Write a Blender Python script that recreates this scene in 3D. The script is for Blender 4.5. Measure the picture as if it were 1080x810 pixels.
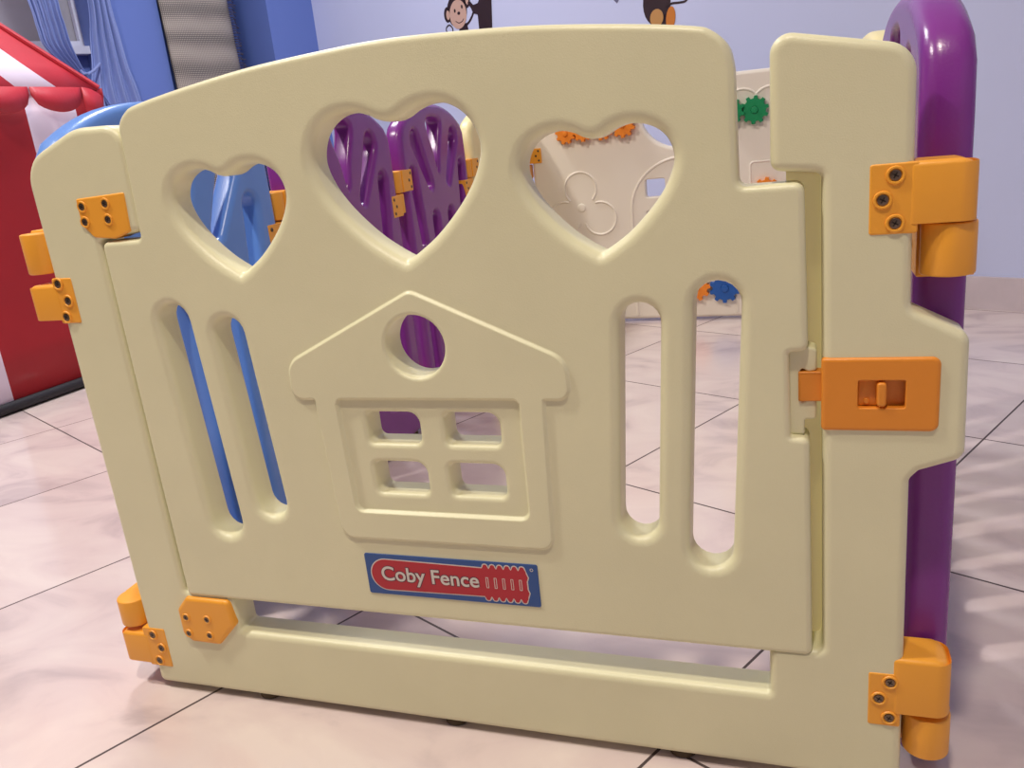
import bpy, bmesh, math, random
from mathutils import Vector, Matrix
from mathutils.geometry import interpolate_bezier
random.seed(7)
for o in list(bpy.data.objects): bpy.data.objects.remove(o)
scn = bpy.context.scene
col = scn.collection
PI = math.pi
R = math.radians

# ---------------------------------------------------------------- camera
cam_d = bpy.data.cameras.new('camera'); cam = bpy.data.objects.new('camera', cam_d); col.objects.link(cam)
cam_d.sensor_width = 36; cam_d.lens = 880 / 1080 * 36; cam_d.clip_start = 0.02
ax, ay, az = R(16.49248), R(19.98830), R(-6.07611)
def rot3(x, y, z):
    return Matrix.Rotation(z, 3, 'Z') @ Matrix.Rotation(x, 3, 'X') @ Matrix.Rotation(y, 3, 'Y')
Rm = rot3(ax, ay, az)
def cv(v): return Vector((v[0], v[2], -v[1]))
right = cv(Rm.transposed() @ Vector((1, 0, 0)))
down = cv(Rm.transposed() @ Vector((0, 1, 0)))
fwd = cv(Rm.transposed() @ Vector((0, 0, 1)))
M4 = Matrix((( right.x, -down.x, -fwd.x, 0.30871), (right.y, -down.y, -fwd.y, -0.62497), (right.z, -down.z, -fwd.z, 0.55613), (0, 0, 0, 1)))
cam.matrix_world = M4
scn.camera = cam

# ---------------------------------------------------------------- light and exposure
scn.view_settings.view_transform = 'Standard'
scn.view_settings.look = 'None'
scn.view_settings.gamma = 1.0
scn.view_settings.use_curve_mapping = False
scn.view_settings.exposure = 0.0
w = bpy.data.worlds.new('world'); scn.world = w; w.use_nodes = True
w.node_tree.nodes['Background'].inputs[0].default_value = (0.55, 0.6, 0.8, 1)
w.node_tree.nodes['Background'].inputs[1].default_value = 0.0

E1 = Vector((.4478, .8942, 0)); E2 = Vector((.8942, -.4478, 0))
def room(a, b, z): return E2 * a + E1 * b + Vector((0, 0, z))
ROOM_ROT = math.atan2(E2.y, E2.x)
def lamp(name, loc, target, size, power, colr, size_y=None):
    l = bpy.data.lights.new(name, 'AREA'); l.energy = power; l.color = colr
    l.shape = 'RECTANGLE' if size_y else 'DISK'; l.size = size
    if size_y: l.size_y = size_y
    o = bpy.data.objects.new(name, l); col.objects.link(o); o.location = loc
    o.rotation_euler = (Vector(target) - Vector(loc)).to_track_quat('-Z', 'Y').to_euler()
    return o
KEY = (-1.30, -0.42, 2.52)
lamp('ceiling_lamp_light', KEY, (KEY[0], KEY[1], 0), 0.16, 40, (1.0, .93, .87))
lamp('ceiling_lamp_light', (-1.3, 1.45, 2.52), (-1.3, 1.45, 0), 0.45, 31, (.90, .93, 1.0))
lamp('ceiling_lamp_light', (0.20, -0.80, 2.52), (0.20, -0.80, 0), 0.14, 27, (1.0, .88, .74))

# ---------------------------------------------------------------- materials
def lin(h):
    h = h.lstrip('#'); c = [int(h[i:i+2], 16) / 255 for i in (0, 2, 4)]
    return tuple([x / 12.92 if x <= .04045 else ((x + .055) / 1.055) ** 2.4 for x in c] + [1])
def mat(name, hexc, rough=.45, bump=0, bscale=300, var=0, vscale=6, spec=.5, metallic=0, sss=0, coat=0):
    m = bpy.data.materials.new(name); m.use_nodes = True
    nt = m.node_tree; b = nt.nodes['Principled BSDF']
    b.inputs['Base Color'].default_value = lin(hexc); b.inputs['Roughness'].default_value = rough
    b.inputs['Specular IOR Level'].default_value = spec; b.inputs['Metallic'].default_value = metallic
    if coat: b.inputs['Coat Weight'].default_value = coat; b.inputs['Coat Roughness'].default_value = .1
    if sss:
        b.inputs['Subsurface Weight'].default_value = sss; b.inputs['Subsurface Scale'].default_value = .01
    tc = nt.nodes.new('ShaderNodeTexCoord')
    if var:
        n = nt.nodes.new('ShaderNodeTexNoise'); n.inputs['Scale'].default_value = vscale; n.inputs['Detail'].default_value = 5
        nt.links.new(tc.outputs['Object'], n.inputs['Vector'])
        mr = nt.nodes.new('ShaderNodeMapRange'); mr.inputs[1].default_value = .3; mr.inputs[2].default_value = .7
        mr.inputs[3].default_value = 1 - var; mr.inputs[4].default_value = 1 + var
        nt.links.new(n.outputs['Fac'], mr.inputs[0])
        mx = nt.nodes.new('ShaderNodeVectorMath'); mx.operation = 'SCALE'; mx.inputs[0].default_value = lin(hexc)[:3]
        nt.links.new(mr.outputs[0], mx.inputs['Scale']); nt.links.new(mx.outputs[0], b.inputs['Base Color'])
    if bump:
        n = nt.nodes.new('ShaderNodeTexNoise'); n.inputs['Scale'].default_value = bscale; n.inputs['Detail'].default_value = 3
        nt.links.new(tc.outputs['Object'], n.inputs['Vector'])
        bp = nt.nodes.new('ShaderNodeBump'); bp.inputs['Strength'].default_value = bump; bp.inputs['Distance'].default_value = .001
        nt.links.new(n.outputs['Fac'], bp.inputs['Height']); nt.links.new(bp.outputs[0], b.inputs['Normal'])
    return m
CREAM = mat('cream_plastic', '#e2deb6', .36, .2, 900, .03, 8)
def translucent(m, hexc, f):
    nt = m.node_tree; t = nt.nodes.new('ShaderNodeBsdfTranslucent'); t.inputs[0].default_value = lin(hexc)
    mx = nt.nodes.new('ShaderNodeMixShader'); mx.inputs[0].default_value = f
    nt.links.new(nt.nodes['Principled BSDF'].outputs[0], mx.inputs[1]); nt.links.new(t.outputs[0], mx.inputs[2])
    nt.links.new(mx.outputs[0], nt.nodes['Material Output'].inputs['Surface']); return m
THIN = translucent(mat('thin_cream_plastic', '#ece49a', .4), '#f4ea9c', .65)
CREAMY = mat('pale_yellow_plastic', '#f0e4a8', .4, .15, 600)
WHITE = mat('ivory_plastic', '#efe6d4', .4, .15, 600)
PURPLE = mat('purple_plastic', '#7f328c', .25, .12, 500, .04, 10)
BLUE = mat('blue_plastic', '#6795e0', .28, .12, 500, .04, 10)
ORANGE = mat('orange_plastic', '#f5a936', .4, .15, 700)
LATCHO = mat('latch_orange_plastic', '#e68f2a', .4, .15, 700)
GREEN = mat('green_gear_plastic', '#0c8a52', .4)
GBLUE = mat('blue_gear_plastic', '#1f5aa8', .4)
GORANGE = mat('orange_gear_plastic', '#f08a28', .4)
STEEL = mat('dark_steel', '#7a6a5a', .35, metallic=.9)
DARKHOLE = mat('dark_recess', '#2a1d12', .7)
RUBBER = mat('brown_rubber', '#4a3a20', .7)
WALLP = mat('lavender_wall_paint', '#c6cdea', .6, .1, 200, .015, 3)
BLUEWALL = mat('blue_wall_paint', '#647bc0', .55, .1, 200, .015, 3)
CEIL = mat('ceiling_paint', '#f0efee', .8)
SKIRT = mat('skirting_tile', '#cfc2c4', .25, 0, 1, .06, 12)
WFRAME = mat('window_frame_white', '#e4e4f4', .5)
STRED = mat('red_tent_cloth', '#a00f1c', .6, .3, 1500, .04, 12)
STREDL = mat('bright_red_tent_trim', '#bf2c3a', .45, .3, 1500, .06, 20)
STWHITE = mat('white_tent_cloth', '#e8dcec', .6, .3, 1500, .03, 12)
BLACKT = mat('black_tent_piping', '#1c1a20', .6)
DEC_BROWN = mat('sticker_dark_brown', '#2e1c1e', .5)
DEC_TAN = mat('sticker_tan', '#c8a493', .5)
DEC_GOLD = mat('sticker_gold', '#bd8c50', .5)
DEC_ORANGE = mat('sticker_orange', '#c87828', .5)
DEC_GREY = mat('sticker_grey', '#6a6a88', .5)
LOGO_BLUE = mat('label_blue', '#28508e', .35)
LOGO_RED = mat('label_red', '#b3202e', .35)
LOGO_WHITE = mat('label_silver', '#d5cfc4', .35)
LOGO_DARK = mat('label_dark_outline', '#5a2038', .35)
LAMPM = bpy.data.materials.new('lamp_glow'); LAMPM.use_nodes = True
LAMPM.node_tree.nodes['Principled BSDF'].inputs['Emission Color'].default_value = (1, .93, .82, 1)
LAMPM.node_tree.nodes['Principled BSDF'].inputs['Emission Strength'].default_value = 6

def floor_mat():
    m = bpy.data.materials.new('glossy_marble_tile'); m.use_nodes = True; nt = m.node_tree; N = nt.nodes; L = nt.links
    b = N['Principled BSDF']
    geo = N.new('ShaderNodeNewGeometry')
    def dotn(v):
        d = N.new('ShaderNodeVectorMath'); d.operation = 'DOT_PRODUCT'; d.inputs[1].default_value = v
        L.new(geo.outputs['Position'], d.inputs[0]); return d.outputs['Value']
    def math_(op, a, bb=None, c=None):
        n = N.new('ShaderNodeMath'); n.operation = op
        for i, x in enumerate((a, bb, c)):
            if x is None: continue
            if isinstance(x, (int, float)): n.inputs[i].default_value = x
            else: L.new(x, n.inputs[i])
        return n.outputs[0]
    masks = []; cells = []
    for vec, off, sp in ((E2, .158, .4360), (E1, .100, .4535)):
        t = math_('DIVIDE', math_('SUBTRACT', dotn(vec), off), sp)
        cells.append(math_('FLOOR', t))
        fr = math_('FRACT', t)
        dd = math_('MINIMUM', fr, math_('SUBTRACT', 1.0, fr))
        masks.append(math_('LESS_THAN', math_('MULTIPLY', dd, sp), .0016))
    grout = math_('MAXIMUM', masks[0], masks[1])
    comb = N.new('ShaderNodeCombineXYZ'); L.new(cells[0], comb.inputs[0]); L.new(cells[1], comb.inputs[1])
    wn = N.new('ShaderNodeTexWhiteNoise'); wn.noise_dimensions = '2D'; L.new(comb.outputs[0], wn.inputs['Vector'])
    sc = N.new('ShaderNodeVectorMath'); sc.operation = 'SCALE'; sc.inputs['Scale'].default_value = 7; L.new(wn.outputs['Color'], sc.inputs[0])
    ad = N.new('ShaderNodeVectorMath'); ad.operation = 'ADD'; L.new(sc.outputs[0], ad.inputs[0]); L.new(geo.outputs['Position'], ad.inputs[1])
    mp = N.new('ShaderNodeMapping'); mp.inputs['Rotation'].default_value = (0, 0, R(25)); mp.inputs['Scale'].default_value = (1, 1.7, 1)
    L.new(ad.outputs[0], mp.inputs['Vector'])
    n1 = N.new('ShaderNodeTexNoise'); n1.inputs['Scale'].default_value = 4.5; n1.inputs['Detail'].default_value = 7; n1.inputs['Distortion'].default_value = 1.2
    L.new(mp.outputs[0], n1.inputs['Vector'])
    cr = N.new('ShaderNodeValToRGB'); e = cr.color_ramp.elements
    e[0].position = .30; e[0].color = lin('#c0b0ae'); e[1].position = .68; e[1].color = lin('#e1d3cb')
    e2 = cr.color_ramp.elements.new(.47); e2.color = lin('#d8c7c2')
    L.new(n1.outputs['Fac'], cr.inputs[0])
    mx = N.new('ShaderNodeMix'); mx.data_type = 'RGBA'; L.new(grout, mx.inputs['Factor']); L.new(cr.outputs[0], mx.inputs['A']); mx.inputs['B'].default_value = lin('#4a3c3a')
    L.new(mx.outputs['Result'], b.inputs['Base Color'])
    rg = math_('ADD', math_('MULTIPLY', grout, .5), .16); L.new(rg, b.inputs['Roughness'])
    b.inputs['Specular IOR Level'].default_value = .55
    bp = N.new('ShaderNodeBump'); bp.inputs['Strength'].default_value = .3; bp.inputs['Distance'].default_value = .001; bp.invert = True
    L.new(grout, bp.inputs['Height']); L.new(bp.outputs[0], b.inputs['Normal'])
    return m
FLOOR = floor_mat()

def rug_mat():
    m = bpy.data.materials.new('grey_brown_weave'); m.use_nodes = True; nt = m.node_tree; N = nt.nodes; L = nt.links
    b = N['Principled BSDF']; b.inputs['Roughness'].default_value = .9
    tc = N.new('ShaderNodeTexCoord')
    def wave(scale, d, dist):
        n = N.new('ShaderNodeTexWave'); n.bands_direction = d; n.inputs['Scale'].default_value = scale; n.inputs['Distortion'].default_value = dist
        n.inputs['Detail'].default_value = 2; L.new(tc.outputs['Object'], n.inputs['Vector']); return n.outputs['Fac']
    a = wave(40, 'Z', .6); c = wave(46, 'X', .4); dz = wave(2.6, 'Z', 3.0)
    mu = N.new('ShaderNodeMath'); mu.operation = 'MULTIPLY'; L.new(a, mu.inputs[0]); L.new(c, mu.inputs[1])
    mu2 = N.new('ShaderNodeMath'); mu2.operation = 'MULTIPLY_ADD'; L.new(dz, mu2.inputs[0]); mu2.inputs[1].default_value = .45; L.new(mu.outputs[0], mu2.inputs[2])
    cr = N.new('ShaderNodeValToRGB'); e = cr.color_ramp.elements
    e[0].position = .05; e[0].color = lin('#635e5c'); e[1].position = 1.0; e[1].color = lin('#bdb3a6')
    L.new(mu2.outputs[0], cr.inputs[0]); L.new(cr.outputs[0], b.inputs['Base Color'])
    return m
RUG = rug_mat()

def sheer_mat(name, hexc, alpha):
    m = bpy.data.materials.new(name); m.use_nodes = True; nt = m.node_tree; b = nt.nodes['Principled BSDF']
    b.inputs['Base Color'].default_value = lin(hexc); b.inputs['Roughness'].default_value = .8; b.inputs['Alpha'].default_value = alpha
    return m
SHEER = sheer_mat('blue_sheer_voile', '#8e9fd6', .86)

# ---------------------------------------------------------------- object helpers
def link(name, me, parent=None):
    o = bpy.data.objects.new(name, me); col.objects.link(o)
    if parent: o.parent = parent
    return o
def obj(name, bm, m, parent=None, smooth=True):
    bmesh.ops.recalc_face_normals(bm, faces=bm.faces)
    me = bpy.data.meshes.new(name); bm.to_mesh(me); bm.free()
    for mm in (m if isinstance(m, (list, tuple)) else [m]): me.materials.append(mm)
    for p in me.polygons: p.use_smooth = smooth
    if smooth:
        try: me.set_sharp_from_angle(angle=R(42))
        except Exception: pass
    return link(name, me, parent)
def thing(name, label, cat, loc=(0, 0, 0), rz=0, group=None):
    o = bpy.data.objects.new(name, None); col.objects.link(o); o.location = loc; o.rotation_euler = (0, 0, rz)
    o.empty_display_size = .05
    o['label'] = label; o['category'] = cat
    if group: o['group'] = group
    return o
def tag(o, label, cat, group=None):
    o['label'] = label; o['category'] = cat
    if group: o['group'] = group
    return o
def struct(o): o['kind'] = 'structure'; return o

def rpoly(pts, n=8):
    """rounded polygon: pts = [(x, z, r)]; returns list of (x, z)"""
    out = []; N = len(pts)
    for i in range(N):
        p = Vector(pts[i][:2]); r = pts[i][2] if len(pts[i]) > 2 else 0
        a = Vector(pts[i - 1][:2]); b = Vector(pts[(i + 1) % N][:2])
        if r <= 0: out.append(tuple(p)); continue
        u = (a - p).normalized(); v = (b - p).normalized()
        ang = math.acos(max(-1, min(1, u.dot(v))))
        if ang > PI - .02: out.append(tuple(p)); continue
        t = r / math.tan(ang / 2); t = min(t, (a - p).length * .49, (b - p).length * .49); rr = t * math.tan(ang / 2)
        c = p + (u + v).normalized() * (rr / math.sin(ang / 2))
        s = p + u * t - c; e = p + v * t - c
        a0 = math.atan2(s.y, s.x); a1 = math.atan2(e.y, e.x); d = (a1 - a0 + PI) % (2 * PI) - PI
        for k in range(n + 1):
            q = a0 + d * k / n; out.append((c.x + rr * math.cos(q), c.y + rr * math.sin(q)))
    return out
def dens(pts, step=.02):
    out = []
    for i in range(len(pts)):
        a = Vector(pts[i]); b = Vector(pts[(i + 1) % len(pts)]); L = (b - a).length
        if L < 1e-6: continue
        k = max(1, int(L / step))
        for j in range(k): out.append(tuple(a.lerp(b, j / k)))
    return out
def catmull(P, n=8):
    out = []; N = len(P)
    for i in range(N):
        p0, p1, p2, p3 = [Vector(P[(i + k - 1) % N]) for k in range(4)]
        for j in range(n):
            t = j / n
            q = .5 * ((2 * p1) + (p2 - p0) * t + (2 * p0 - 5 * p1 + 4 * p2 - p3) * t * t + (3 * p1 - p0 - 3 * p2 + p3) * t ** 3)
            out.append(tuple(q))
    return out
def area(l): return sum(l[i - 1][0] * l[i][1] - l[i][0] * l[i - 1][1] for i in range(len(l))) / 2
def ccw(l, yes=True): return l if (area(l) > 0) == yes else l[::-1]
def offset(l, d):
    """shift every point d to the left of the direction of travel"""
    out = []; N = len(l)
    for i in range(N):
        a = Vector(l[i - 1]); p = Vector(l[i]); b = Vector(l[(i + 1) % N])
        u = (p - a); v = (b - p)
        u = u.normalized() if u.length > 1e-9 else v.normalized(); v = v.normalized() if v.length > 1e-9 else u
        n1 = Vector((-u.y, u.x)); n2 = Vector((-v.y, v.x)); m = n1 + n2
        if m.length < 1e-6: m = n1
        m.normalize(); k = d / max(.45, m.dot(n1))
        out.append((p.x + m.x * k, p.y + m.y * k))
    return out
def ring(bm, l, y): return [bm.verts.new((x, y, z)) for x, z in l]
def bridge(bm, A, B):
    n = len(A)
    for i in range(n):
        try: bm.faces.new((A[i], A[(i + 1) % n], B[(i + 1) % n], B[i]))
        except ValueError: pass
def fill(bm, loops):
    es = []
    for l in loops:
        for i in range(len(l)):
            e = bm.edges.get((l[i], l[(i + 1) % len(l)])) or bm.edges.new((l[i], l[(i + 1) % len(l)])); es.append(e)
    bmesh.ops.triangle_fill(bm, use_beauty=True, use_dissolve=False, edges=list(set(es)))
def prof(bm, l, prof_):
    """skin contour l (solid on its left) through [(inset, y)...]; returns the rings"""
    rs = [ring(bm, offset(l, d) if d else l, y) for d, y in prof_]
    for a, b in zip(rs, rs[1:]): bridge(bm, a, b)
    return rs
def edge_prof(y0, y1, rf, rb, n=5):
    p = [(rf * 1.15, y0)]
    for k in range(n + 1):
        t = PI / 2 * k / n; p.append((rf * (1 - math.sin(t)), y0 + rf * (1 - math.cos(t))))
    for k in range(n + 1):
        t = PI / 2 * k / n; p.append((rb * (1 - math.cos(t)), y1 - rb * (1 - math.sin(t))))
    p.append((rb * 1.15, y1))
    return p
def slab(bm, outer, holes=(), y0=0, y1=.03, rf=.004, rb=.003, hrf=None, hrb=None, n=5):
    hrf = rf if hrf is None else hrf; hrb = rb if hrb is None else hrb
    rs = prof(bm, ccw(outer), edge_prof(y0, y1, rf, rb, n)); F = [rs[0]]; B = [rs[-1]]
    for h in holes:
        hr = prof(bm, ccw(h, False), edge_prof(y0, y1, hrf, hrb, n)); F.append(hr[0]); B.append(hr[-1])
    fill(bm, F); fill(bm, B)
def box(bm, x0, x1, y0, y1, z0, z1, bev=0):
    r = bmesh.ops.create_cube(bm, size=1, matrix=Matrix.Translation(((x0 + x1) / 2, (y0 + y1) / 2, (z0 + z1) / 2)) @ Matrix.Diagonal((x1 - x0, y1 - y0, z1 - z0, 1)))
    if bev:
        es = list({e for v in r['verts'] for e in v.link_edges})
        bmesh.ops.bevel(bm, geom=es, offset=bev, segments=3, affect='EDGES', profile=.5)
def cyl(bm, c, r, h, axis='Z', seg=32, r2=None, bev=0):
    M = Matrix.Translation(c)
    if axis == 'Y': M = M @ Matrix.Rotation(PI / 2, 4, 'X')
    if axis == 'X': M = M @ Matrix.Rotation(PI / 2, 4, 'Y')
    rr = bmesh.ops.create_cone(bm, cap_ends=True, segments=seg, radius1=r, radius2=r if r2 is None else r2, depth=h, matrix=M)
    if bev:
        es = [e for e in {e for v in rr['verts'] for e in v.link_edges} if any(len(f.verts) > 4 for f in e.link_faces)]
        bmesh.ops.bevel(bm, geom=es, offset=bev, segments=3, affect='EDGES', profile=.5)
def tube(bm, path, r, seg=8, closed=False, caps=True):
    rings = []; n = len(path)
    for i, p in enumerate(path):
        p = Vector(p); a = Vector(path[i - 1] if (i or closed) else path[0]); b = Vector(path[(i + 1) % n] if (i < n - 1 or closed) else path[-1])
        t = (b - a).normalized(); up = Vector((0, 1, 0)) if abs(t.y) < .9 else Vector((1, 0, 0))
        u = t.cross(up).normalized(); v = t.cross(u).normalized()
        rad = r(i / (n - 1)) if callable(r) else r
        rings.append([bm.verts.new(p + u * rad * math.cos(2 * PI * k / seg) + v * rad * math.sin(2 * PI * k / seg)) for k in range(seg)])
    for i in range(n - 1 + (1 if closed else 0)): bridge(bm, rings[i], rings[(i + 1) % n])
    if caps and not closed:
        bm.faces.new(rings[0]); bm.faces.new(rings[-1][::-1])
def circ(cx, cz, r, n=32, rx=None): return [(cx + (rx or r) * math.cos(2 * PI * k / n), cz + r * math.sin(2 * PI * k / n)) for k in range(n)]
def capsule(x0, z0, x1, z1, r0, r1=None, n=10):
    r1 = r0 if r1 is None else r1
    d = Vector((x1 - x0, z1 - z0)).normalized(); a = math.atan2(d.y, d.x); out = []
    for k in range(n + 1): t = a - PI / 2 + PI * k / n; out.append((x1 + r1 * math.cos(t), z1 + r1 * math.sin(t)))
    for k in range(n + 1): t = a + PI / 2 + PI * k / n; out.append((x0 + r0 * math.cos(t), z0 + r0 * math.sin(t)))
    return dens(out, .012)

# ---------------------------------------------------------------- room
def rbox(bm, a0, a1, b0, b1, z0, z1):
    vs = [bm.verts.new(room(a, b, z)) for a in (a0, a1) for b in (b0, b1) for z in (z0, z1)]
    for f in ((0, 1, 3, 2), (4, 6, 7, 5), (0, 4, 5, 1), (2, 3, 7, 6), (0, 2, 6, 4), (1, 5, 7, 3)): bm.faces.new([vs[i] for i in f])
AL, AR, BB, BF, HC = -3.30, 2.2, 1.936, -2.6, 2.56
def rstruct(name, args, m):
    bm = bmesh.new()
    for a in args: rbox(bm, *a)
    return struct(obj(name, bm, m, smooth=False))
rstruct('floor', [(AL - .1, AR + .1, BF - .1, BB + .1, -.08, 0)], FLOOR)
rstruct('ceiling', [(AL - .1, AR + .1, BF - .1, BB + .1, HC, HC + .08)], CEIL)
rstruct('wall_back', [(-3.0, AR + .1, BB, BB + .1, 0, HC)], WALLP)
rstruct('wall_right', [(AR, AR + .1, BF, BB, 0, HC)], WALLP)
rstruct('wall_front', [(AL, AR, BF - .1, BF, 0, HC)], mat('bounce_absorbing_wall', '#3c3634', .9))  # unseen wall, coloured dark to cut bounce light on the gate face
WZ0, WZ1, WB0, WB1 = 1.085, 2.15, -.05, 1.035
rstruct('wall_left', [(AL - .1, AL, BF, WB0, 0, HC), (AL - .1, AL, WB1, BB + .1, 0, HC), (AL - .1, AL, WB0, WB1, 0, WZ0 - .02), (AL - .1, AL, WB0, WB1, WZ1, HC)], BLUEWALL)
rstruct('wall_column', [(-3.3, -3.0, 1.70, BB + .1, 0, HC)], BLUEWALL).name = 'trim_1'
rstruct('trim_2', [(-3.3, -3.14, 1.0, 1.27, 0, HC)], BLUEWALL)
rstruct('baseboard_back', [(-3.0, AR, BB - .012, BB, 0, .085)], SKIRT)
rstruct('baseboard_right', [(AR - .012, AR, BF, BB - .012, 0, .085)], SKIRT)
rstruct('baseboard_front', [(AL, AR - .012, BF, BF + .012, 0, .085)], SKIRT)
rstruct('trim_3', [(AL - .02, AL + .05, WB0 - .04, WB1 + .01, WZ0 - .03, WZ0)], WFRAME)     # window sill
bm = bmesh.new()
rbox(bm, AL - .06, AL - .03, WB0, WB1, WZ0, WZ0 + .03); rbox(bm, AL - .06, AL - .03, WB0, WB1, WZ1 - .04, WZ1)
for b in (WB0, (WB0 + WB1) / 2 - .02, WB1 - .04): rbox(bm, AL - .06, AL - .03, b, b + .04, WZ0 + .03, WZ1 - .04)
win = struct(obj('window_1', bm, WFRAME, smooth=False))
bm = bmesh.new(); rbox(bm, AL - .075, AL - .07, WB0, WB1, WZ0, WZ1)
BLIND = mat('grey_window_blind', '#a9a6ae', .8, .1, 200, .05, 4)
obj('blind', bm, BLIND, win, smooth=False)
# ceiling lamps (bodies)
for i, (x, y, r) in enumerate(((KEY[0], KEY[1], .13), (-1.3, 1.45, .26), (.20, -.80, .11))):
    t = thing('ceiling_lamp', ['round ceiling lamp to the left in front of the play fence', 'largest round ceiling lamp, over the far left of the room', 'round ceiling lamp in front of the middle of the cream gate'][i], 'lamp', (x, y, HC))
    bm = bmesh.new(); cyl(bm, (0, 0, -.011), r + .02, .022, bev=.004); obj('lamp_base', bm, WFRAME, t)
    bm = bmesh.new(); cyl(bm, (0, 0, -.0235), r, .004, bev=.001); obj('diffuser', bm, LAMPM, t)

# ---------------------------------------------------------------- gate panel (front)
gate = thing('gate_panel', 'cream plastic gate panel with three heart cut-outs and a raised house, nearest the camera', 'playpen gate', (0, 0, 0))
PF, PB = 0.0, 0.034
# U-shaped frame
frame_pts = [(-.377, .008, .0075), (.385, .008, .0075), (.384, .283, .006), (.390, .290, .004), (.420, .301, .011), (.419, .393, .011),
             (.381, .413, .008), (.380, .586, .022), (.289, .606, .013), (.2885, .514, .0075), (.3225, .510, .006), (.3245, .1295, .006),
             (.283, .1275, .0075), (.283, .0835, .003), (-.253, .0855, .003), (-.253, .127, .0075), (-.3125, .129, .004), (-.3135, .501, .003), (-.262, .507, .0075),
             (-.2605, .601, .020), (-.315, .603, .06), (-.382, .578, .034), (-.381, .46, 0)]
bm = bmesh.new()
slab(bm, dens(rpoly(frame_pts), .03), [dens(rpoly([(.344, .337, .001), (.3825, .337, .001), (.3825, .365, .001), (.344, .365, .001)]), .02)], y0=PF, y1=PB, rf=.0062, rb=.004, hrf=.0006, hrb=.0006)
frame = obj('gate_frame', bm, CREAM, gate)
bm = bmesh.new()                                                    # thin rebate flange behind the gap beside the door
l = ccw(dens(rpoly([(.304, .120, 0), (.3285, .120, 0), (.3285, .5225, 0), (.2985, .5225, 0), (.2985, .494, 0), (.304, .494, 0)]), .03))
a_ = ring(bm, l, .0300); fill(bm, [a_])
obj('rebate_flange', bm, THIN, frame)

# feet
for x in (-.24, -.02, .205):
    bm = bmesh.new(); cyl(bm, (x, .017, .0048), .013, .0095, bev=.002); obj('foot_pad', bm, RUBBER, gate)

# gate door
GZ = lambda pts: pts
top_arc = [(.2655, .585), (.262, .600), (.252, .6105), (.238, .6155), (.187, .6235), (.118, .6315), (.043, .636), (0, .6372),
           (-.043, .636), (-.118, .6315), (-.187, .6235), (-.238, .6155), (-.252, .6105), (-.2615, .600), (-.2625, .585)]
def catmull_open(P, n=6):
    out = []
    for i in range(len(P) - 1):
        p0 = Vector(P[max(0, i - 1)]); p1 = Vector(P[i]); p2 = Vector(P[i + 1]); p3 = Vector(P[min(len(P) - 1, i + 2)])
        for j in range(n):
            t = j / n
            out.append(tuple(.5 * ((2 * p1) + (p2 - p0) * t + (2 * p0 - 5 * p1 + 4 * p2 - p3) * t * t + (3 * p1 - p0 - 3 * p2 + p3) * t ** 3)))
    out.append(tuple(P[-1])); return out
low = rpoly([(-.264, .585, 0), (-.265, .500, .004), (-.311, .500, .007), (-.3085, .125, .006), (.3165, .125, .006), (.3145, .3155, .0062), (.3010, .3165, .002), (.3000, .3825, .002),
             (.3135, .3835, .0062), (.311, .505, .007), (.2665, .505, .006), (.2655, .585, 0)])
door_outer = dens(low[1:-1] + catmull_open(top_arc), .03)
def heart(cx, w, top, notch, wide, tip):
    h = top - tip
    half = [(0, notch), (.13 * w, notch + (top - notch) * .20), (.27 * w, notch + (top - notch) * .66), (.44 * w, top - .0008), (.66 * w, top - .0022), (.84 * w, top - .24 * (top - wide) - .001), (.955 * w, top - .58 * (top - wide)), (1.0 * w, wide)]
    half += [(f * w, tip + (wide - tip) * t) for t, f in ((.80, .935), (.60, .80), (.40, .605), (.22, .385), (.09, .175), (.03, .062))]
    P = half + [(0, tip + h * .004)] + [(-x, z) for x, z in half[:0:-1]]
    return [(cx + x, z) for x, z in catmull(P, 6)]
hearts = [heart(0, .0740, .5875, .5765, .550, .466), heart(-.164, .058, .5565, .5475, .529, .463), heart(.164, .058, .5565, .5475, .529, .463)]
slots = []
for s in (-1, 1):
    slots.append(capsule(s * .2385, .2165, s * .2495, .4205, .0175)); slots.append(capsule(s * .1805, .2395, s * .1905, .4075, .016))
house = dens(rpoly([(0, .4415, .012), (.130, .3805, .020), (.131, .346, .016), (.1085, .3465, .002), (.1045, .2085, .012), (-.1025, .2085, .012), (-.1085, .3465, .002), (-.131, .346, .016), (-.130, .3805, .020)], 10), .02)
recess = dens(rpoly([(-.0865, .3465, .006), (.0865, .3465, .006), (.0855, .2365, .008), (-.0835, .2365, .008)]), .02)
circle = circ(-.0015, .3935, .0275, 40)
panes = []
for x0, x1, z0, z1 in ((-.0615, -.0095, .303, .333), (.0145, .0655, .303, .333), (-.0605, -.0085, .2545, .2855), (.0135, .0655, .2545, .2855)):
    panes.append(dens(rpoly([(x0, z0, .006), (x1, z0, .006), (x1, z1, .011), (x0, z1, .006)]), .02))
bm = bmesh.new()
DF, DB = -.0015, .0280
def rings_for(l, hole, rf, rb, y0=DF, y1=DB): return prof(bm, ccw(l, not hole), edge_prof(y0, y1, rf, rb, 7))
F = []; B = []
for l, hole, rf, rb in [(door_outer, False, .0050, .004)] + [(h, True, .0095, .002) for h in hearts] + [(s, True, .008, .002) for s in slots]:
    rs = rings_for(l, hole, rf, rb); F.append(rs[0]); B.append(rs[-1])
HL = DF - .0028
def step(l, y_out, y_in, wdt):
    """smooth step going inwards across contour l, from y_out to y_in"""
    l = ccw(l); p = [(-wdt * 1.3, y_out)]
    for k in range(7):
        t = k / 6; sm = t * t * (3 - 2 * t); p.append((wdt * (2 * t - 1), y_out + (y_in - y_out) * sm))
    p.append((wdt * 1.3, y_in))
    rs = prof(bm, l, p); return rs[0], rs[-1]
h_out, h_in = step(house, DF, HL, .0017); F.append(h_out); fill(bm, F)
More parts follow.
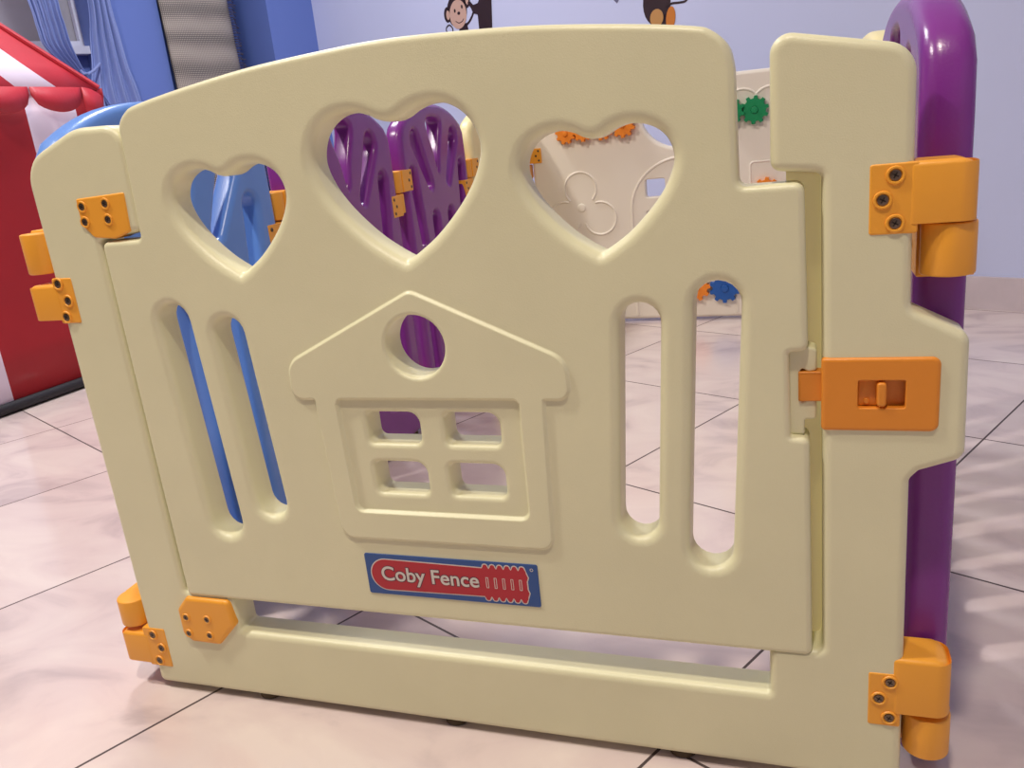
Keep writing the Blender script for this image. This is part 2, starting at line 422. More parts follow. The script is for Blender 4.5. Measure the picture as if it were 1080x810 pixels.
r_out, r_in = step(recess, HL, DF + .0012, .0017)
cr_ = prof(bm, ccw(circle, False), edge_prof(HL, DB, .0035, .002, 5)); B.append(cr_[-1])
fill(bm, [h_in, r_out, cr_[0]])
pf = [r_in]
for p in panes:
    rs = prof(bm, ccw(p, False), edge_prof(DF + .0012, DB, .0045, .002, 5)); pf.append(rs[0]); B.append(rs[-1])
fill(bm, pf); fill(bm, B)
door = obj('gate_door', bm, CREAM, gate)
# catch on the door edge
bm = bmesh.new()
slab(bm, dens(rpoly([(.299, .316, .002), (.311, .316, .002), (.311, .3285, .002), (.3195, .3285, .003), (.3195, .3445, .003), (.313, .3445, .002), (.308, .341, .002), (.308, .370, .002), (.3135, .3655, .002), (.3195, .367, .003), (.3195, .3835, .003), (.311, .386, .002), (.299, .384, .002)]), .02), y0=.006, y1=.024, rf=.0018, rb=.001)
obj('catch', bm, CREAM, door)

# latch
bm = bmesh.new()
LY = -.0022
slab(bm, dens(rpoly([(.3225, .3225, .003), (.4015, .3225, .006), (.4015, .3785, .006), (.3225, .3785, .003)]), .02), [dens(rpoly([(.3475, .3405, .0015), (.379, .3405, .0015), (.379, .3615, .0015), (.3475, .3615, .0015)]), .02)], y0=LY, y1=.004, rf=.0028, rb=.0005, hrf=.0009, hrb=.0004)
box(bm, .346, .381, .0065, .009, .339, .3635)
latch = obj('latch', bm, LATCHO, gate)
bm = bmesh.new(); box(bm, .3478, .3640, .0035, .0062, .3408, .3612, .0006)
slab(bm, rpoly([(.3600, .3420, .0024), (.3665, .3420, .0024), (.3665, .3600, .0024), (.3600, .3600, .0024)], 5), y0=-.0040, y1=.0045, rf=.0018, rb=.0004)
cyl(bm, (.3535, .0035, .3445), .0022, .003, 'Y', 14, bev=.0006)
obj('slider', bm, LATCHO, latch)
bm = bmesh.new(); slab(bm, rpoly([(.3065, .3435, .001), (.324, .3435, .001), (.324, .3665, .001), (.3065, .3665, .001)]), y0=.004, y1=.016, rf=.0012, rb=.001)
obj('bolt', bm, LATCHO, latch)

def screw(parent, x, y, z, face=-1, r=.0036):
    bm = bmesh.new()
    cyl(bm, (x, y + face * .0002, z), r, .0012, 'Y', 20, bev=.0003)
    for a in (0.5, 0.5 + PI / 2):
        M = Matrix.Translation((x, y + face * .0008, z)) @ Matrix.Rotation(a, 4, 'Y') @ Matrix.Diagonal((r * 1.25, .0003, r * .28, 1))
        rr = bmesh.ops.create_cube(bm, size=1, matrix=M)
        for v in rr['verts']:
            for f in v.link_faces: f.material_index = 1
    return obj('screw', bm, [STEEL, DARKHOLE], parent)
def screw_rim(bm, x, y, z, r=.0052, face=-1):
    path = [(x + r * math.cos(2 * PI * k / 20), y, z + r * math.sin(2 * PI * k / 20)) for k in range(20)]
    tube(bm, path, .0011, 6, closed=True)

def front_hinge(side, upper, parent, plate_z, knuckle_z, plate_x, screws):
    """plate with three screws and the knuckle that goes with it"""
    bm = bmesh.new(); s = side
    x0, x1 = plate_x, s * .3832
    slab(bm, ccw(rpoly([(x0, plate_z[0], .002), (x1, plate_z[0], .002), (x1, plate_z[1], .002), (x0, plate_z[1], .002)])), y0=-.0008, y1=.0348, rf=.0014, rb=.001)
    plan = ccw(rpoly([(s * .3760, -.0013, .0048), (s * .4200, -.0013, .012), (s * .4200, .0355, .012), (s * .3760, .0355, .0048)]))
    tb = bmesh.new(); slab(tb, plan, y0=-knuckle_z[1], y1=-knuckle_z[0], rf=.0040, rb=.0005)
    for v in tb.verts: v.co = Vector((v.co.x, v.co.z, -v.co.y))
    # round the upper outer corner
    for v in tb.verts:
        if v.co.z > knuckle_z[1] - .002:
            t = max(0, (abs(v.co.x) - .405) / .015); v.co.z -= .006 * t * t
    me_ = bpy.data.meshes.new('tmp'); tb.to_mesh(me_); tb.free(); bm.from_mesh(me_); bpy.data.meshes.remove(me_)
    for x, z in screws: screw_rim(bm, x, -.0012, z)
    h = obj('hinge_bracket', bm, ORANGE, parent)
    for x, z in screws: screw(h, x, -.001, z)
    return h
front_hinge(1, True, gate, (.4655, .5130), (.4715, .5130), .3525, [(.3685, .505), (.3610, .489), (.3690, .473)])
front_hinge(1, True, gate, (.0660, .1155), (.0790, .1300), .3590, [(.3750, .108), (.3670, .092), (.3750, .0745)])
front_hinge(-1, False, gate, (.4235, .4685), (.4270, .4625), -.3585, [(-.3755, .463), (-.3680, .446), (-.3750, .430)])
front_hinge(-1, False, gate, (.0300, .0785), (.0330, .0700), -.3530, [(-.3700, .070), (-.3620, .054), (-.3690, .0375)])
# pivot brackets of the door
bm = bmesh.new()
slab(bm, dens(rpoly([(-.3285, .541, .002), (-.2715, .543, .002), (-.2735, .508, .003), (-.293, .502, .004), (-.317, .5045, .006), (-.3285, .517, .003)]), .02), y0=-.0012, y1=.020, rf=.0016, rb=.001)
ps = [(-.3225, .5335), (-.2950, .5345), (-.3230, .5195), (-.2955, .5200)]
for x, z in ps: screw_rim(bm, x, -.0014, z, .0044)
h = obj('pivot_bracket', bm, ORANGE, gate)
for x, z in ps: screw(h, x, -.0014, z, r=.0032)
bm = bmesh.new()
slab(bm, dens(rpoly([(-.3100, .124, .0055), (-.2560, .124, .0055), (-.2535, .095, .0055), (-.2790, .069, .0055), (-.3140, .0695, .0055), (-.3245, .079, .0055), (-.3245, .108, .0055)]), .02), y0=-.0045, y1=.026, rf=.0042, rb=.001)
ps = [(-.3140, .1000), (-.2870, .1000), (-.3150, .0805), (-.2880, .0805)]
for x, z in ps: screw_rim(bm, x, -.0047, z, .0040)
h = obj('pivot_bracket', bm, ORANGE, gate)
for x, z in ps: screw(h, x, -.0047, z, r=.0030)

# logo plate
LX0, LX1, LZ0, LZ1 = -.0850, .0875, .1495, .1920
LW = LX1 - LX0; LH = LZ1 - LZ0
bm = bmesh.new(); slab(bm, rpoly([(LX0, LZ0, .002), (LX1, LZ0, .002), (LX1, LZ1, .002), (LX0, LZ1, .002)]), y0=DF - .0010, y1=DF + .0004, rf=.0003, rb=.0002)
plate = obj('logo_plate', bm, LOGO_BLUE, gate)
def lp(u, v): return (LX0 + u * LW, LZ0 + v * LH)
def shape(grow):
    """stadium on the left, picket fence on the right (five pickets, scalloped ends)"""
    L0 = lp(.032, .5)[0]; rr = .37 * LH; zc = lp(0, .5)[1]; px0 = lp(.69, 0)[0]; px1 = lp(.935, 0)[0]
    pts = []
    for k in range(17):
        t = PI / 2 + PI * k / 16; pts.append((L0 + rr + (rr + grow) * math.cos(t), zc + (rr + grow) * math.sin(t)))
    n = 6; wv = (px1 - px0) / n
    def scal(sign):
        o = []
        for i in range(n):
            c = px0 + wv * (i + .5)
            o.append((c - wv * .46 - grow * .2, zc + sign * (rr * .90 + grow)))
            for k in range(7):
                t = PI - PI * k / 6; o.append((c + (wv * .30 + grow) * math.cos(t), zc + sign * (rr * 1.02 + (wv * .30 + grow) * math.sin(t) * 1.0)))
            o.append((c + wv * .46 + grow * .2, zc + sign * (rr * .90 + grow)))
        return o
    pts += scal(-1)
    pts += [(px1 + grow, zc - rr * .75), (px1 + .0014 + grow, zc - rr * .5), (px1 + grow, zc - rr * .25), (px1 + grow, zc + rr * .25), (px1 + .0014 + grow, zc + rr * .5), (px1 + grow, zc + rr * .75)]
    pts += scal(1)[::-1]
    return pts
for nm, g, mm, y in (('label_outline', .0012, LOGO_WHITE, DF - .00105), ('label_field', .0001, LOGO_RED, DF - .00125)):
    bm = bmesh.new(); l = ccw(shape(g)); a = ring(bm, l, y); b = ring(bm, l, y + .0002); bridge(bm, a, b); fill(bm, [a])
    obj(nm, bm, mm, plate, smooth=False)
bm = bmesh.new()
for i in range(5):
    x, z = lp(.715 + i * .0465, .5)
    o_ = rpoly([(x - .0013, z - .0055, .0004), (x + .0013, z - .0055, .0004), (x + .0013, z + .0055, .0004), (x - .0013, z + .0055, .0004)], 3)
    a = ring(bm, ccw(o_), DF - .00135); b = ring(bm, ccw(offset(ccw(o_), .0006)), DF - .00135); bridge(bm, a, b)
xr, zr = lp(.968, .88)
a = ring(bm, circ(xr, zr, .0016, 16), DF - .00125); b = ring(bm, circ(xr, zr, .0010, 16), DF - .00125); bridge(bm, a, b)
obj('label_outline', bm, LOGO_WHITE, plate, smooth=False)
def text(body, x, z, size, off, m, y, nm, target_w):
    c = bpy.data.curves.new(nm, 'FONT'); c.body = body; c.size = size; c.offset = off; c.extrude = .00005
    o = bpy.data.objects.new(nm, c); col.objects.link(o)
    bpy.context.view_layer.update()
    dg = bpy.context.evaluated_depsgraph_get(); me = bpy.data.meshes.new_from_object(o.evaluated_get(dg))
    bpy.data.objects.remove(o)
    xs = [v.co.x for v in me.vertices]; k = target_w / (max(xs) - min(xs)); x_min = min(xs)
    for v in me.vertices: v.co = Vector((x + (v.co.x - x_min) * k, y - v.co.z, z + v.co.y * k * 1.0))
    me.materials.clear(); me.materials.append(m)
    return link(nm, me, plate)
tx, tz = lp(.093, .37)
text('Coby Fence', tx - .0006, tz, .021, .0011, LOGO_DARK, DF - .00135, 'lettering_outline', LW * .575 + .0012)  # dark printed outline behind the letters
text('Coby Fence', tx, tz, .021, .0003, LOGO_WHITE, DF - .00155, 'lettering', LW * .575)

# ---------------------------------------------------------------- hinge halves for the other panels (local frame: x along panel, axis at x=0)
def knuckle(parent, x, sgn, z0, z1, pz0, pz1, boxy=False):
    """hinge half: knuckle round the axis at x, plate running to x + sgn*.05 on both faces"""
    bm = bmesh.new()
    cyl(bm, (x, 0, (z0 + z1) / 2), .0178, z1 - z0, bev=.0015)
    xa, xb = sorted((x + sgn * .008, x + sgn * .052))
    slab(bm, rpoly([(xa, pz0, .002), (xb, pz0, .002), (xb, pz1, .002), (xa, pz1, .002)]), y0=-.0188, y1=.0188, rf=.0014, rb=.0014)
    sc = [(x + sgn * .044, pz0 + (pz1 - pz0) * f) for f in (.18, .82)] + [(x + sgn * .036, pz0 + (pz1 - pz0) * .5)]
    h = obj('hinge_bracket', bm, ORANGE, parent)
    for sx, sz in sc:
        screw(h, sx, .0190, sz, 1, .003)
        screw(h, sx, -.0190, sz, -1, .003)
    return h
HU = dict(z0=.4725, z1=.512, pz0=.473, pz1=.514); HLo = dict(z0=.434, z1=.4705, pz0=.430, pz1=.470)
BU = dict(z0=.075, z1=.106, pz0=.075, pz1=.105); BL = dict(z0=.036, z1=.073, pz0=.034, pz1=.071)

def narrow_panel(name, label, cat, m, p0, p1, start='upper', end='lower', group=None):
    p0 = Vector(p0); p1 = Vector(p1); L = (p1 - p0).length; rz = math.atan2(p1.y - p0.y, p1.x - p0.x)
    t = thing(name, label, cat, (p0.x, p0.y, 0), rz, group)
    x0, x1 = .021, L - .021; c = L / 2; hw = c - .021
    arc = []
    for k in range(25):
        s = 1 - 2 * k / 24; arc.append((c + hw * .985 * s, 0.637 - .050 * abs(s) ** 2.6 - (0.010 if abs(s) > .97 else 0)))
    outer = dens([(x0, .012), (x0 + .004, .008), (x1 - .004, .008), (x1, .012), (x1, .54)] + arc + [(x0, .54)], .03)
    holes = []
    holes.append([(c + x, z) for x, z in catmull([(0, .500), (.013, .540), (.036, .588), (.032, .604), (0, .609), (-.032, .604), (-.036, .588), (-.013, .540)], 5)])
    for s in (-1, 1):
        holes.append(capsule(c + s * .050, .478, c + s * .104, .566, .011, .021))
        holes.append(capsule(c + s * .116, .365, c + s * .134, .500, .013, .017))
    n = 4; sp = .086
    for i in range(n):
        x = c + (i - (n - 1) / 2) * sp
        holes.append(capsule(x, .105, x, (.302, .405, .405, .302)[i], .0165))
    bm = bmesh.new()
    slab(bm, outer, holes, y0=-.018, y1=.018, rf=.013, rb=.013, hrf=.0090, hrb=.0090, n=6)
    obj('panel_body', bm, m, t)
    for wch, x, sg in ((start, 0, 1), (end, L, -1)):
        if wch == 'upper': knuckle(t, x, sg, **HU); knuckle(t, x, sg, **BU)
        if wch == 'lower': knuckle(t, x, sg, **HLo); knuckle(t, x, sg, **BL)
    for x in (.07, L - .07):
        bm = bmesh.new(); cyl(bm, (x, 0, .0048), .012, .0095, bev=.002); obj('foot_pad', bm, RUBBER, t)
    return t
J = [(-.4035, .018), (-.424, .448), (-.434, .868), (-.440, 1.262), (-.442, 1.758)]
K = [(.4048, .018), (.4045, .440), (.400, .862)]
narrow_panel('fence_panel', 'blue arched fence panel hinged to the left side of the cream gate', 'playpen panel', BLUE, J[0], J[1])
narrow_panel('fence_panel', 'purple arched fence panel between the blue panel and another purple panel', 'playpen panel', PURPLE, J[1], J[2])
narrow_panel('fence_panel', 'purple arched fence panel between a purple panel and the yellow panel on the left', 'playpen panel', PURPLE, J[2], J[3])
narrow_panel('fence_panel', 'pale yellow fence panel joined to the ivory gear panel at the far left corner', 'playpen panel', CREAMY, J[3], J[4])
narrow_panel('fence_panel', 'purple arched fence panel hinged to the right side of the cream gate', 'playpen panel', PURPLE, K[0], K[1], 'lower', 'upper')
narrow_panel('fence_panel', 'pale yellow arched fence panel just behind the right-hand purple panel', 'playpen panel', CREAMY, K[1], K[2], 'lower', None)

# ---------------------------------------------------------------- ivory activity panel at the back
WX0, WX1, WY = -.442, .420, 1.760
act = thing('activity_panel', 'wide ivory activity panel with coloured gears at the far side of the pen', 'playpen panel', (WX0, WY - .002, 0), 0)
def sx(x): return x - WX0
bm = bmesh.new()
dip = [(sx(.098 * math.cos(t)), .585 + .098 * math.sin(t)) for t in [-(.60) - (PI - 1.2 - 0) * k / 20 + 0 for k in range(21)]]
dip = [(sx(.105 * math.sin(t)), .585 - .103 * math.cos(t)) for t in [1.95 - 3.9 * k / 24 for k in range(25)]]
outer = dens(rpoly([(sx(-.420), .008, .006), (sx(.395), .008, .006), (sx(.395), .60, .02), (sx(.25), .655, .04), (sx(.115), .656, .008)] + [(x, z, 0) for x, z in dip] + [(sx(-.115), .656, .008), (sx(-.25), .655, .04), (sx(-.420), .61, .02)]), .03)
wins = []
for cx_ in (-.072, .072):
    for z0, z1 in ((.354, .402), (.264, .316)):
        wins.append(dens(rpoly([(sx(cx_ - .027), z0, .006), (sx(cx_ + .027), z0, .006), (sx(cx_ + .027), z1, .006), (sx(cx_ - .027), z1, .006)]), .02))
slab(bm, outer, wins, y0=-.016, y1=.016, rf=.010, rb=.010, hrf=.004, hrb=.004)
YF = -.0158
for cx_, cz in ((-.284, .392), (-.336, .312), (-.232, .306)):
    a0 = math.atan2(cz - .336, cx_ + .284)
    tube(bm, [(sx(cx_) + .046 * math.cos(a0 + t), YF, cz + .046 * math.sin(a0 + t)) for t in [-2.35 + 4.7 * k / 36 for k in range(37)]], .0034, 8)
cyl(bm, (sx(-.284), YF, .338), .012, .006, 'Y', 20, bev=.002)
arch = [(sx(-.140), YF, .02)] + [(sx(.140 * math.cos(t)), YF, .32 + .135 * math.sin(t)) for t in [PI - PI * k / 30 for k in range(31)]] + [(sx(.140), YF, .02)]
tube(bm, arch, .004, 8)
bx = rpoly([(sx(.182), .30, .01), (sx(.33), .30, .01), (sx(.33), .425, .01), (sx(.182), .425, .01)])
tube(bm, [(x, YF, z) for x, z in bx], .003, 8, closed=True)
for cc in (.165, .235):
    tube(bm, [(sx(cc) + .045 * math.cos(t), YF, .566 + .045 * math.sin(t)) for t in [.5 + 2.1 * k / 12 for k in range(13)]], .0035, 8)
obj('panel_body', bm, WHITE, act)
def gear(m, x, z, r, n, ph, nm='gear', yoff=0):
    pts = []
    for k in range(n):
        a = 2 * PI * k / n + ph; da = 2 * PI / n
        for f, rr in ((-.30, r * .80), (-.18, r), (.18, r), (.30, r * .80)): pts.append((sx(x) + rr * math.cos(a + da * f), z + rr * math.sin(a + da * f)))
    bm = bmesh.new(); slab(bm, ccw(pts), [circ(sx(x), z, r * .25, 12)], y0=-.032 + yoff, y1=-.016, rf=.0012, rb=.0008, n=2)
    cyl(bm, (sx(x), -.027 + yoff, z), r * .24, .018, 'Y', 16, bev=.001)
    obj(nm, bm, m, act)
gear(GORANGE, -.312, .546, .029, 9, .2); gear(GORANGE, -.262, .548, .029, 9, .5, yoff=-.004); gear(GORANGE, -.208, .549, .031, 10, .1); gear(GORANGE, -.150, .554, .035, 10, .3, yoff=-.004)
gear(GREEN, .196, .556, .036, 10, .2); gear(GREEN, .140, .558, .032, 9, .4, yoff=-.006)
gear(GORANGE, .030, .098, .040, 10, 0); gear(GBLUE, .108, .092, .042, 10, .3); gear(GORANGE, .222, .350, .034, 9, .1)
knuckle(act, 0, 1, **HU); knuckle(act, 0, 1, **BU)
for x in (.09, .76):
    bm = bmesh.new(); cyl(bm, (x, 0, .0048), .012, .0095, bev=.002); obj('foot_pad', bm, RUBBER, act)

# ---------------------------------------------------------------- play tent on the left
TX, TY, TW = -2.12, .945, .495          # centre and half width
tent = thing('play_tent', 'red and white striped play tent with scalloped roof edge on the left', 'play tent', (TX, TY, 0), R(-5.5))
ZE = .80; ZA = 1.53; OV = .006
edges_ = [0, .030, .245, .310, .545, .785, .925, 1.0]    # stripe limits along a side, as fractions
edges_ = [0, .08, .30, .53, .77, .92, 1.0]
cols_ = [0, 1, 0, 1, 0, 1, 0]
bm = bmesh.new()
fr = [0, .08, .235, .47, .53 , .775, .925, 1.0]
fr = [0, .10, .28, .515, .761, .916, 1.0]; fc = [1, 0, 1, 0, 1, 0]
cors = [Vector((TW, -TW, 0)), Vector((TW, TW, 0)), Vector((-TW, TW, 0)), Vector((-TW, -TW, 0))]
for s in range(4):
    A_, B_ = cors[s], cors[(s + 1) % 4]
    for i in range(len(fc)):
        p, q = A_.lerp(B_, fr[i]), A_.lerp(B_, fr[i + 1])
        nz = 6
        for k in range(nz):
            z0, z1 = .03 + (ZE - .03) * k / nz, .03 + (ZE - .03) * (k + 1) / nz
            f = bm.faces.new([bm.verts.new((v.x, v.y, z)) for v, z in ((p, z0), (q, z0), (q, z1), (p, z1))]); f.material_index = fc[i]
bmesh.ops.remove_doubles(bm, verts=bm.verts, dist=1e-5)
def cloth_obj(name, bm, mats, parent, th=.004):
    o = obj(name, bm, mats, parent, smooth=True)
    md = o.modifiers.new('thickness', 'SOLIDIFY'); md.thickness = th; md.offset = 0
    return o
cloth_obj('tent_wall', bm, [STRED, STWHITE], tent)
bm = bmesh.new()
e2c = [c * ((TW + OV) / TW) for c in cors]; apx = Vector((0, 0, ZA))
rf_ = [0, .075, .30, .42, .58, .735, .885, 1.0]; rc_ = [1, 0, 1, 0, 1, 0, 1]
rf_ = [0, .12, .27, .42, .58, .746, .868, 1.0]; rc_ = [0, 1, 0, 1, 0, 1, 0]
for s in range(4):
    A_, B_ = e2c[s] + Vector((0, 0, ZE)), e2c[(s + 1) % 4] + Vector((0, 0, ZE))
    nseg = 8
    for i in range(len(rc_)):
        for k in range(nseg):
            def P_(f, h):
                q = A_.lerp(B_, f).lerp(apx, h); q.z -= .05 * math.sin(PI * h); return q
            h0, h1 = k / nseg, (k + 1) / nseg
            vs = [P_(rf_[i], h0), P_(rf_[i + 1], h0), P_(rf_[i + 1], h1), P_(rf_[i], h1)]
            if k == nseg - 1: vs = vs[:3]
            f = bm.faces.new([bm.verts.new(v) for v in vs]); f.material_index = rc_[i]
bmesh.ops.remove_doubles(bm, verts=bm.verts, dist=1e-5)
cloth_obj('tent_roof', bm, [STREDL, STWHITE], tent)
for s in range(4):
    A_, B_ = e2c[s] + Vector((0, 0, ZE + .004)), e2c[(s + 1) % 4] + Vector((0, 0, ZE + .004)); nrm = Vector((-(A_ - B_).y, (A_ - B_).x, 0)).normalized() * -1
    if nrm.dot(A_ + B_) < 0: nrm = -nrm
    bm = bmesh.new(); lims = [0.0, .13] + [.13 + .16 * k for k in range(1, 6)] + [1.0]
    for i in range(len(lims) - 1):
        top = []; bot = []; f0, f1 = lims[i], lims[i + 1]; last_ = i == len(lims) - 2
        for k in range(13):
            t = k / 12; q = A_.lerp(B_, f0 + (f1 - f0) * (.02 + .96 * t)) + nrm * .012
            d = .020 + .045 * math.sin(PI * t) ** .45
            if last_: q = q - (B_ - A_).normalized() * .006 * t; d = .016 + .062 * math.sin(PI * min(1, .22 + .70 * t)) ** .7; q.z -= .022 * t * t
            top.append(bm.verts.new(q)); bot.append(bm.verts.new(q + Vector((0, 0, -d)) + nrm * .012 * math.sin(PI * t)))
        for k in range(12): bm.faces.new((top[k], top[k + 1], bot[k + 1], bot[k]))
    cloth_obj('scalloped_valance', bm, STREDL, tent, .003)
    C_, D_ = cors[s] + Vector((0, 0, .017)), cors[(s + 1) % 4] + Vector((0, 0, .017))
    bm = bmesh.new(); tube(bm, [C_.lerp(D_, k / 6) for k in range(7)], .015, 10); obj('base_piping', bm, BLACKT, tent)
    bm = bmesh.new(); tube(bm, [A_ + Vector((0, 0, 0)), (A_.lerp(apx, .33) + Vector((0, 0, -.04))), (A_.lerp(apx, .66) + Vector((0, 0, -.035))), apx], .008, 8); obj('roof_piping', bm, STREDL, tent)

# ---------------------------------------------------------------- sheer blue curtain by the window
cur = thing('sheer_curtain', 'sheer light blue curtain gathered in front of the window, behind the tent', 'curtain', room(-3.12, .95, 0))
def drape(Lp, Rp, name, folds, amp, seed):
    """Lp, Rp: (b, z) points down the left and right edges"""
    rnd = random.Random(seed); bm = bmesh.new(); nr, nc = 50, 90; rows = []
    def at(P, t):
        s = t * (len(P) - 1); i = min(int(s), len(P) - 2); f = s - i
        p0 = P[max(0, i - 1)]; p1 = P[i]; p2 = P[i + 1]; p3 = P[min(len(P) - 1, i + 2)]
        return [.5 * ((2 * p1[k]) + (p2[k] - p0[k]) * f + (2 * p0[k] - 5 * p1[k] + 4 * p2[k] - p3[k]) * f * f + (3 * p1[k] - p0[k] - 3 * p2[k] + p3[k]) * f ** 3) for k in (0, 1)]
    ph = [rnd.uniform(0, 6.28) for _ in range(4)]
    for r in range(nr + 1):
        t = r / nr; a = at(Lp, t); b = at(Rp, t); row = []
        for c in range(nc + 1):
            u = c / nc
            d = amp * (math.sin(2 * PI * folds * u + ph[0] + 1.2 * math.sin(3 * t + ph[1])) + .45 * math.sin(2 * PI * folds * 2.1 * u + ph[2] + 2 * t))
            wp = room(-3.12 + d, a[0] + (b[0] - a[0]) * u, a[1] + (b[1] - a[1]) * u) - cur.location
            row.append(bm.verts.new(wp))
        rows.append(row)
    for r in range(nr):
        for c in range(nc): bm.faces.new((rows[r][c], rows[r][c + 1], rows[r + 1][c + 1], rows[r + 1][c]))
    return cloth_obj(name, bm, SHEER, cur, .0012)
drape([(.60, 2.1), (.70, 1.6), (.761, 1.23), (.770, 1.13), (.786, 1.055), (.885, .928), (.925, .80), (.93, .60), (.92, .30), (.91, .02)],
      [(.92, 2.1), (.88, 1.6), (.872, 1.23), (.877, 1.148), (.885, 1.062), (.915, .955), (.985, .82), (.99, .60), (.99, .30), (.99, .02)], 'drape', 5, .012, 3)
drape([(1.02, 2.1), (1.0, 1.6), (.985, 1.237), (.962, 1.097), (.945, .991), (.925, .902), (.926, .79), (.93, .60), (.93, .30), (.93, .02)],
      [(1.09, 2.1), (1.075, 1.6), (1.068, 1.239), (1.077, 1.115), (1.088, .988), (1.105, .913), (1.12, .80), (1.14, .60), (1.15, .30), (1.16, .02)], 'drape', 4, .013, 5)
bm = bmesh.new()
pp = [(.885, .974), (.893, .962), (.910, .959), (.935, .970), (.967, .997)]
tube(bm, [room(-3.09, b, z) - cur.location for b, z in pp], .006, 8); obj('tie', bm, SHEER, cur)

# ---------------------------------------------------------------- rolled woven rug standing on end
rc = room(-3.15, 1.430, 0)
rug = thing('rolled_rug', 'grey-brown woven rug with a fringed edge standing upright between blue pillars', 'rug', rc, ROOM_ROT - PI / 2 + PI)
# local x -> along wall, local y -> out of the wall
rug.rotation_euler = (0, R(0.0), math.atan2(E1.y, E1.x))
bm = bmesh.new()
pr = []
turns = 2.6; nsp = 90
for k in range(nsp + 1):
    t = k / nsp; a = 2 * PI * turns * t + 1.9; rad = .35 + .65 * t
    pr.append((-.178 * rad * math.copysign(abs(math.cos(a)) ** .6, math.cos(a)), .055 * rad * math.copysign(abs(math.sin(a)) ** .8, math.sin(a))))
last = None
zs = [0.004 + 1.72 * i / 24 for i in range(25)]
for z in zs:
    row = [bm.verts.new((x + .008 * math.sin(z * 3), y - .0, z)) for x, y in pr]
    if last:
        for i in range(nsp): bm.faces.new((last[i], last[i + 1], row[i + 1], row[i]))
    last = row
cloth_obj('rug_body', bm, RUG, rug, .006)
bm = bmesh.new(); rnd = random.Random(2)
xe, ye = max(p[0] for p in pr) - .004, -.02
for i in range(150):
    z = .02 + 1.68 * i / 150
    x0 = xe + .006 * math.sin(z * 3)
    tube(bm, [(x0, ye, z), (x0 + .012 + rnd.uniform(0, .006), ye - .006 + rnd.uniform(-.006, .006), z + rnd.uniform(-.004, .004)), (x0 + .022 + rnd.uniform(0, .014), ye - .008 + rnd.uniform(-.01, .01), z - .006 + rnd.uniform(-.008, .008))], .0018, 5)
o = obj('fringe', bm, mat('dark_fringe', '#4c4650', .9), rug)
o['kind'] = 'stuff'

# ---------------------------------------------------------------- wall stickers (flat vinyl on the back wall)
def sticker_part(parent, pts, m, lift, name):
    bm = bmesh.new(); l = ccw(pts)
    def q(a, z, d): return room(a, BB - d, z) - parent.location
    A_ = [bm.verts.new(q(a, z, lift)) for a, z in l]; B_ = [bm.verts.new(q(a, z, lift - .0006)) for a, z in l]
    bridge(bm, A_, B_); fill(bm, [A_])
    return obj(name, bm, m, parent, smooth=False)
def ell(a, z, ra, rz, n=24, rot=0):
    return [(a + ra * math.cos(t) * math.cos(rot) - rz * math.sin(t) * math.sin(rot), z + ra * math.cos(t) * math.sin(rot) + rz * math.sin(t) * math.cos(rot)) for t in [2 * PI * k / n for k in range(n)]]
def strip(path, wd):
    """thick open curve as a closed outline"""
    P = [Vector(p) for p in path]; Lf = []; Rt = []
    for i, p in enumerate(P):
        d = (P[min(i + 1, len(P) - 1)] - P[max(i - 1, 0)]).normalized(); n = Vector((-d.y, d.x)); w_ = wd if not callable(wd) else wd(i / (len(P) - 1))
        Lf.append(tuple(p + n * w_)); Rt.append(tuple(p - n * w_))
    return Lf + Rt[::-1]
mk = thing('wall_sticker', 'monkey wall sticker, tan-faced, beside a dark tree trunk sticker on the lavender wall', 'wall sticker', room(-2.02, BB, 1.0))
sticker_part(mk, ell(-2.020, 1.036, .057, .060), DEC_BROWN, .0010, 'head_fur')
sticker_part(mk, ell(-2.077, 1.030, .020, .028), DEC_BROWN, .0010, 'ear')
sticker_part(mk, ell(-2.073, 1.028, .010, .017), DEC_TAN, .0016, 'inner_ear')
sticker_part(mk, ell(-1.960, 1.062, .018, .026), DEC_BROWN, .0010, 'ear')
sticker_part(mk, ell(-1.957, 1.062, .008, .015), DEC_TAN, .0016, 'inner_ear')
sticker_part(mk, ell(-2.015, 1.022, .048, .052), DEC_TAN, .0016, 'face')
for a, z in ((-2.031, 1.037), (-1.989, 1.045)): sticker_part(mk, ell(a, z, .005, .007, 12), DEC_BROWN, .0022, 'eye')
sticker_part(mk, ell(-2.010, 1.025, .008, .006, 12), DEC_BROWN, .0022, 'nose')
sticker_part(mk, strip(catmull_open([(-2.032, 1.000), (-2.015, .991), (-1.995, .994), (-1.985, 1.002)], 4), .0013), DEC_BROWN, .0022, 'mouth')
sticker_part(mk, [(-2.000, .985), (-1.972, .985), (-1.960, .93), (-1.975, .86), (-2.055, .86), (-2.050, .92), (-2.020, .965)], DEC_BROWN, .0004 + .0006, 'body')
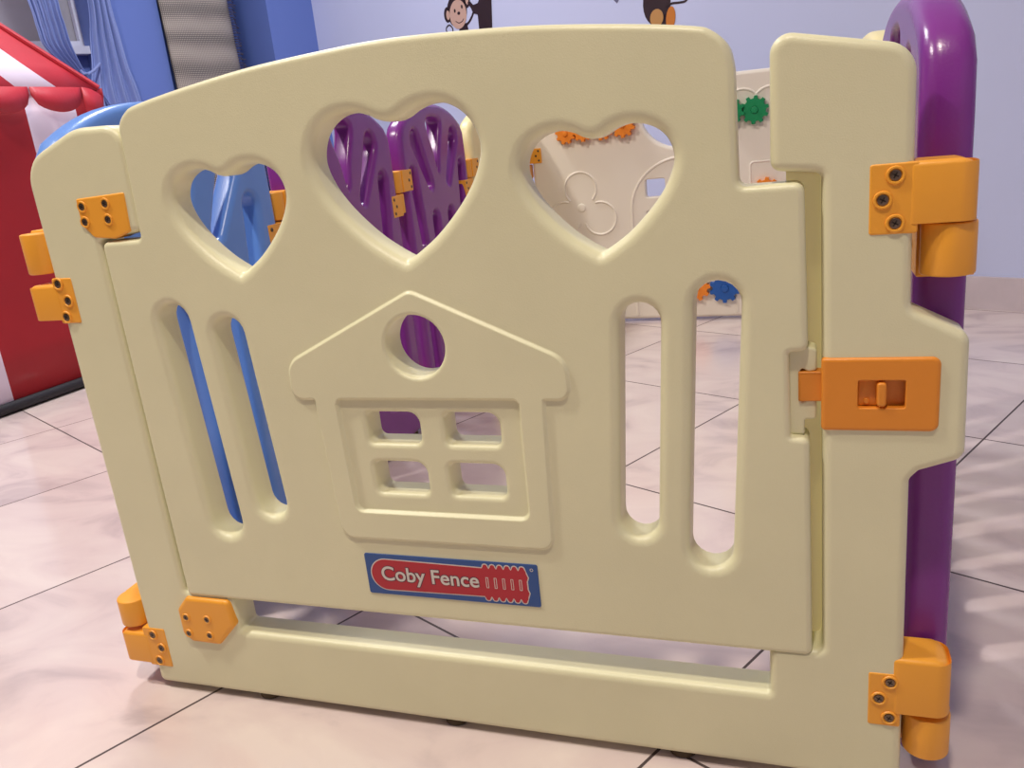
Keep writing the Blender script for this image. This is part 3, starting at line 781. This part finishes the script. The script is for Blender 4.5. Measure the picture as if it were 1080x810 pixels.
sticker_part(mk, strip(catmull_open([(-1.985, .975), (-1.960, .985), (-1.937, 1.005), (-1.920, 1.030)], 4), .0045), DEC_BROWN, .0010, 'arm')
sticker_part(mk, strip(catmull_open([(-2.063, .955), (-2.055, .975), (-2.072, .992), (-2.092, .984), (-2.090, .966), (-2.078, .963)], 5), .0028), DEC_BROWN, .0010, 'tail')
tr = thing('wall_sticker', 'dark brown tree trunk sticker with stub branches on the lavender wall', 'wall sticker', room(-1.86, BB, 1.0))
sticker_part(tr, [(-1.920, .60), (-1.820, .60), (-1.830, .80), (-1.838, .93), (-1.826, 1.04), (-1.816, 1.10), (-1.80, 1.25), (-1.70, 1.42), (-1.73, 1.44), (-1.83, 1.30), (-1.87, 1.42), (-1.90, 1.42),
                  (-1.876, 1.25), (-1.880, 1.110), (-1.884, 1.06), (-1.900, 1.042), (-1.925, 1.040), (-1.945, 1.060), (-1.955, 1.052), (-1.938, 1.030), (-1.930, 1.012), (-1.906, 1.004), (-1.906, .95), (-1.917, .85)], DEC_BROWN, .0022, 'trunk')
mb = thing('wall_sticker', 'dark brown animal wall sticker with gold and orange feet, above the gate top', 'wall sticker', room(-1.09, BB, .88))
sticker_part(mb, ell(-1.098, .905, .052, .066), DEC_BROWN, .0010, 'body')
sticker_part(mb, ell(-1.100, .862, .025, .026), DEC_GOLD, .0016, 'foot')
sticker_part(mb, ell(-1.048, .853, .017, .034, rot=-.15), DEC_ORANGE, .0016, 'foot')
sticker_part(mb, ell(-1.078, .84, .026, .03), DEC_BROWN, .0010, 'leg')
sticker_part(mb, ell(-1.060, 1.00, .055, .052), DEC_BROWN, .0010, 'head')
sticker_part(mb, strip(catmull_open([(-1.062, .885), (-1.044, .894), (-1.015, .892), (-.992, .893), (-.980, .910), (-.99, .93)], 5), .0032), DEC_BROWN, .0010, 'tail')
lfo = thing('wall_sticker', 'small grey leaf tip sticker on the lavender wall between the two animals', 'wall sticker', room(-1.25, BB, .94))
sticker_part(lfo, [(-1.252, .930), (-1.235, .948), (-1.230, .975), (-1.255, .970), (-1.272, .950)], DEC_GREY, .0010, 'leaf')
